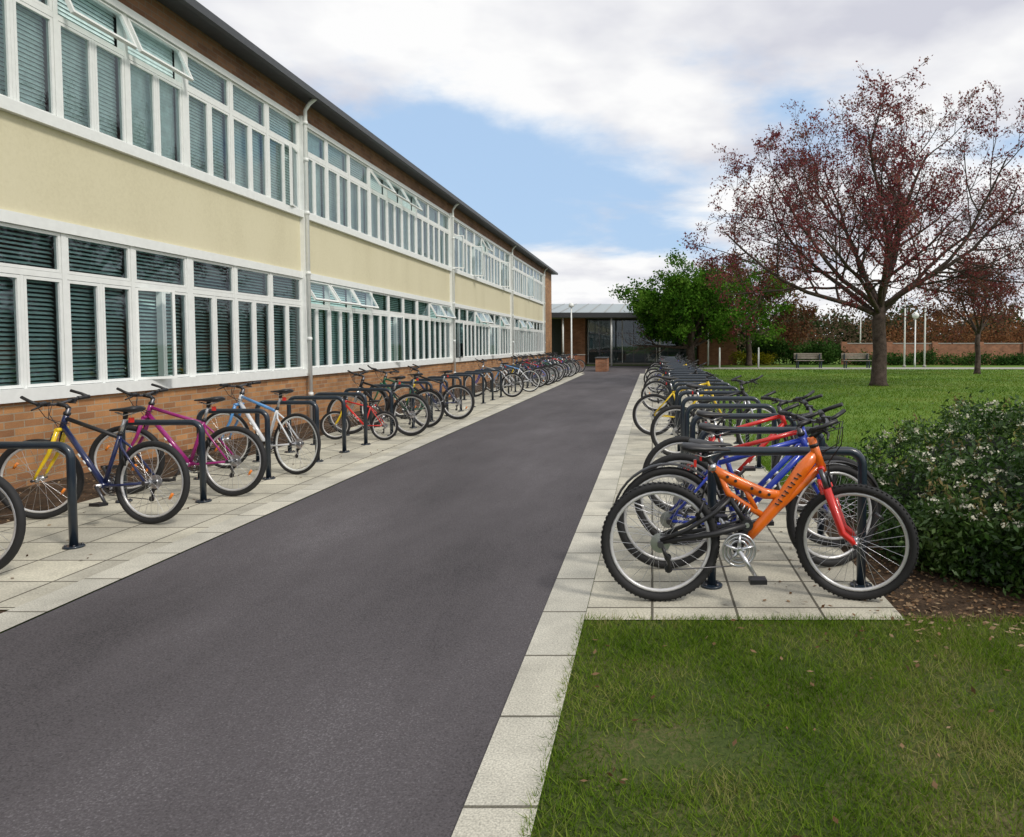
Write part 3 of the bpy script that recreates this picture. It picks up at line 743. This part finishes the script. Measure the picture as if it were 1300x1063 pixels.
mass('yellow_shrub', 5.5, 8.4, 48, 49, .5, .9, 50, 50, .06, [(.08, .12, .01), (.26, .26, .02), (.4, .34, .03)], .2, 6, .1)

# ------------------------------------------------------------------ street furniture
def bench(x, y):
    b = MB()
    for i in range(4): b.box(-.85, .85, .0+i*.11, .09+i*.11, .43, .465, M['wood'])
    for i in range(3): b.box(-.85, .85, .46+i*.02, .49+i*.02, .55+i*.12, .64+i*.12, M['wood'])
    for sx in (-.7, .7):
        b.box(sx-.035, sx+.035, .02, .08, 0, .429, M['stand']); b.box(sx-.035, sx+.035, .38, .44, 0, .85, M['stand']); b.box(sx-.03, sx+.03, .081, .379, .36, .42, M['stand'])
    o = b.obj('park_bench'); o.location = (x, y, .008); o.rotation_euler[2] = rad(4)
bench(9.4, 42.2); bench(12.2, 42.0)
for x, y, h in ((15.65, 44, 5.5), (16.9, 44, 5.4), (17.6, 60, 5)):
    b = MB(); b.tube([(0, 0, 0), (0, 0, h*.5), (0, 0, h)], [.06, .05, .035], 10, M['white']); b.tube([(0, 0, h), (0, 0, h+.05), (0, 0, h+.1)], [.03, .06, .02], 10, M['white'])
    b.tube([(0, 0, 0), (0, 0, .12)], .11, 10, M['concrete']); o = b.obj('flagpole'); o.location = (x, y, 0)
b = MB(); b.tube([(0, 0, 0), (0, 0, .5), (0, 0, 3.0)], [.07, .045, .04], 10, M['white'])
b.tube([(0, 0, 3.0), (0, 0, 3.05), (0, 0, 3.15), (0, 0, 3.25), (0, 0, 3.35), (0, 0, 3.42)], [.05, .15, .21, .22, .16, .04], 14, M['white'])
o = b.obj('globe_street_lamp'); o.location = (16.3, 44, 0)
b = MB(); b.tube([(0, 0, 0), (0, 0, .6), (0, 0, 3.5)], [.06, .045, .035], 10, M['white']); b.tube([(0, 0, 3.5), (0, 0, 3.54), (0, 0, 3.7), (0, 0, 3.76)], [.05, .16, .13, .03], 12, M['white'])
o = b.obj('street_lamp'); o.location = (-4.55, 40, 0)
for x, y in ((6.3, 42), (3.9, 41)):
    b = MB(); b.tube([(0, 0, 0), (0, 0, 1.2), (0, 0, 1.24)], [.045, .045, .02], 10, M['white']); b.tube([(0, 0, 0), (0, 0, .06)], .08, 10, M['concrete'])
    o = b.obj('bollard_post'); o.location = (x, y, 0)

# ------------------------------------------------------------------ world
wd = bpy.data.worlds.new('World'); scene.world = wd; wd.use_nodes = True
nt = wd.node_tree; bg = nt.nodes['Background']; bg.inputs['Strength'].default_value = .1
sky = N(nt, 'ShaderNodeTexSky'); sky.sky_type = 'NISHITA'; sky.sun_disc = False
sky.sun_elevation = rad(44); sky.sun_rotation = rad(125); sky.air_density = 1.2; sky.dust_density = 1.0
tc = N(nt, 'ShaderNodeTexCoord'); sp = N(nt, 'ShaderNodeSeparateXYZ'); nt.links.new(tc.outputs['Generated'], sp.inputs[0])
def MA(op, a, b_=None, c=None):
    n = N(nt, 'ShaderNodeMath', operation=op)
    for i, v in enumerate((a, b_, c)):
        if v is None: continue
        if isinstance(v, (int, float)): n.inputs[i].default_value = v
        else: nt.links.new(v, n.inputs[i])
    return n.outputs[0]
zc = MA('ADD', MA('MAXIMUM', sp.outputs[2], 0.0), .16)
cb = N(nt, 'ShaderNodeCombineXYZ'); nt.links.new(MA('DIVIDE', sp.outputs[0], zc), cb.inputs[0]); nt.links.new(MA('DIVIDE', sp.outputs[1], zc), cb.inputs[1])
cb.inputs[2].default_value = 3.7
n1 = N(nt, 'ShaderNodeTexNoise'); n1.inputs['Scale'].default_value = 1.6; n1.inputs['Detail'].default_value = 7; n1.inputs['Roughness'].default_value = .55; n1.inputs['Distortion'].default_value = .25
nt.links.new(cb.outputs[0], n1.inputs['Vector'])
n2 = N(nt, 'ShaderNodeTexNoise'); n2.inputs['Scale'].default_value = 1.7; n2.inputs['Detail'].default_value = 5; n2.inputs['Roughness'].default_value = .5
mp = N(nt, 'ShaderNodeMapping'); mp.inputs['Location'].default_value = (4.3, 1.7, 0); nt.links.new(cb.outputs[0], mp.inputs[0]); nt.links.new(mp.outputs[0], n2.inputs['Vector'])
def gauss(dx, dz, sx, sz):
    a = MA('DIVIDE', MA('SUBTRACT', sp.outputs[0], dx), sx); c = MA('DIVIDE', MA('SUBTRACT', sp.outputs[2], dz), sz)
    s = MA('ADD', MA('MULTIPLY', a, a), MA('MULTIPLY', c, c))
    g = MA('EXPONENT', MA('MULTIPLY', s, -1.0))
    return MA('MULTIPLY', g, MA('GREATER_THAN', sp.outputs[1], 0.0))
g1 = gauss(-.19, .24, .27, .080); g2 = gauss(-.12, .15, .18, .035)
bias = MA('ADD', MA('MULTIPLY', g1, -.46), MA('MULTIPLY', g2, -.22))
val = MA('ADD', MA('ADD', n1.outputs['Fac'], bias), .12)
cr = N(nt, 'ShaderNodeMapRange'); cr.interpolation_type = 'SMOOTHSTEP'; cr.inputs['From Min'].default_value = .32; cr.inputs['From Max'].default_value = .58
nt.links.new(val, cr.inputs['Value'])
cc = N(nt, 'ShaderNodeValToRGB'); cc.color_ramp.elements[0].position = .36; cc.color_ramp.elements[1].position = .58
cc.color_ramp.elements[0].color = (.65, .66, .74, 1); cc.color_ramp.elements[1].color = (1.0, 1.0, 1.0, 1)
nt.links.new(n2.outputs['Fac'], cc.inputs['Fac'])
sc_ = N(nt, 'ShaderNodeVectorMath', operation='SCALE'); sc_.inputs['Scale'].default_value = 9.9; nt.links.new(cc.outputs['Color'], sc_.inputs[0])
hz = N(nt, 'ShaderNodeMix'); hz.data_type = 'RGBA'; hz.inputs[0].default_value = .8
nt.links.new(sky.outputs[0], hz.inputs[6]); hz.inputs[7].default_value = (4.8, 6.8, 9.6, 1)
mx = N(nt, 'ShaderNodeMix'); mx.data_type = 'RGBA'
nt.links.new(cr.outputs[0], mx.inputs[0]); nt.links.new(hz.outputs[2], mx.inputs[6]); nt.links.new(sc_.outputs[0], mx.inputs[7])
nt.links.new(mx.outputs[2], bg.inputs['Color'])

sd = bpy.data.lights.new('sun', 'SUN'); sd.energy = 2.2; sd.angle = rad(10); sd.color = (1, .94, .86)
so = link(bpy.data.objects.new('sun', sd))
az = rad(125); el = rad(44)
dirv = Vector((math.sin(az)*math.cos(el), math.cos(az)*math.cos(el), math.sin(el)))
so.rotation_euler = dirv.to_track_quat('Z', 'Y').to_euler(); so.location = dirv*60

cd = bpy.data.cameras.new('camera'); cam = link(bpy.data.objects.new('camera', cd))
cd.sensor_width = 36; cd.sensor_fit = 'HORIZONTAL'; cd.lens = 900/1300*36
cam.location = (0, 0, 1.435); cam.rotation_euler = (rad(90-2.48), 0, 0)
cd.shift_x = (650-828)/1300; cd.shift_y = -(531.5-476)/1300
cd.clip_end = 5000; cd.clip_start = .05
scene.camera = cam
scene.view_settings.view_transform = 'Standard'; scene.view_settings.look = 'None'; scene.view_settings.exposure = 0
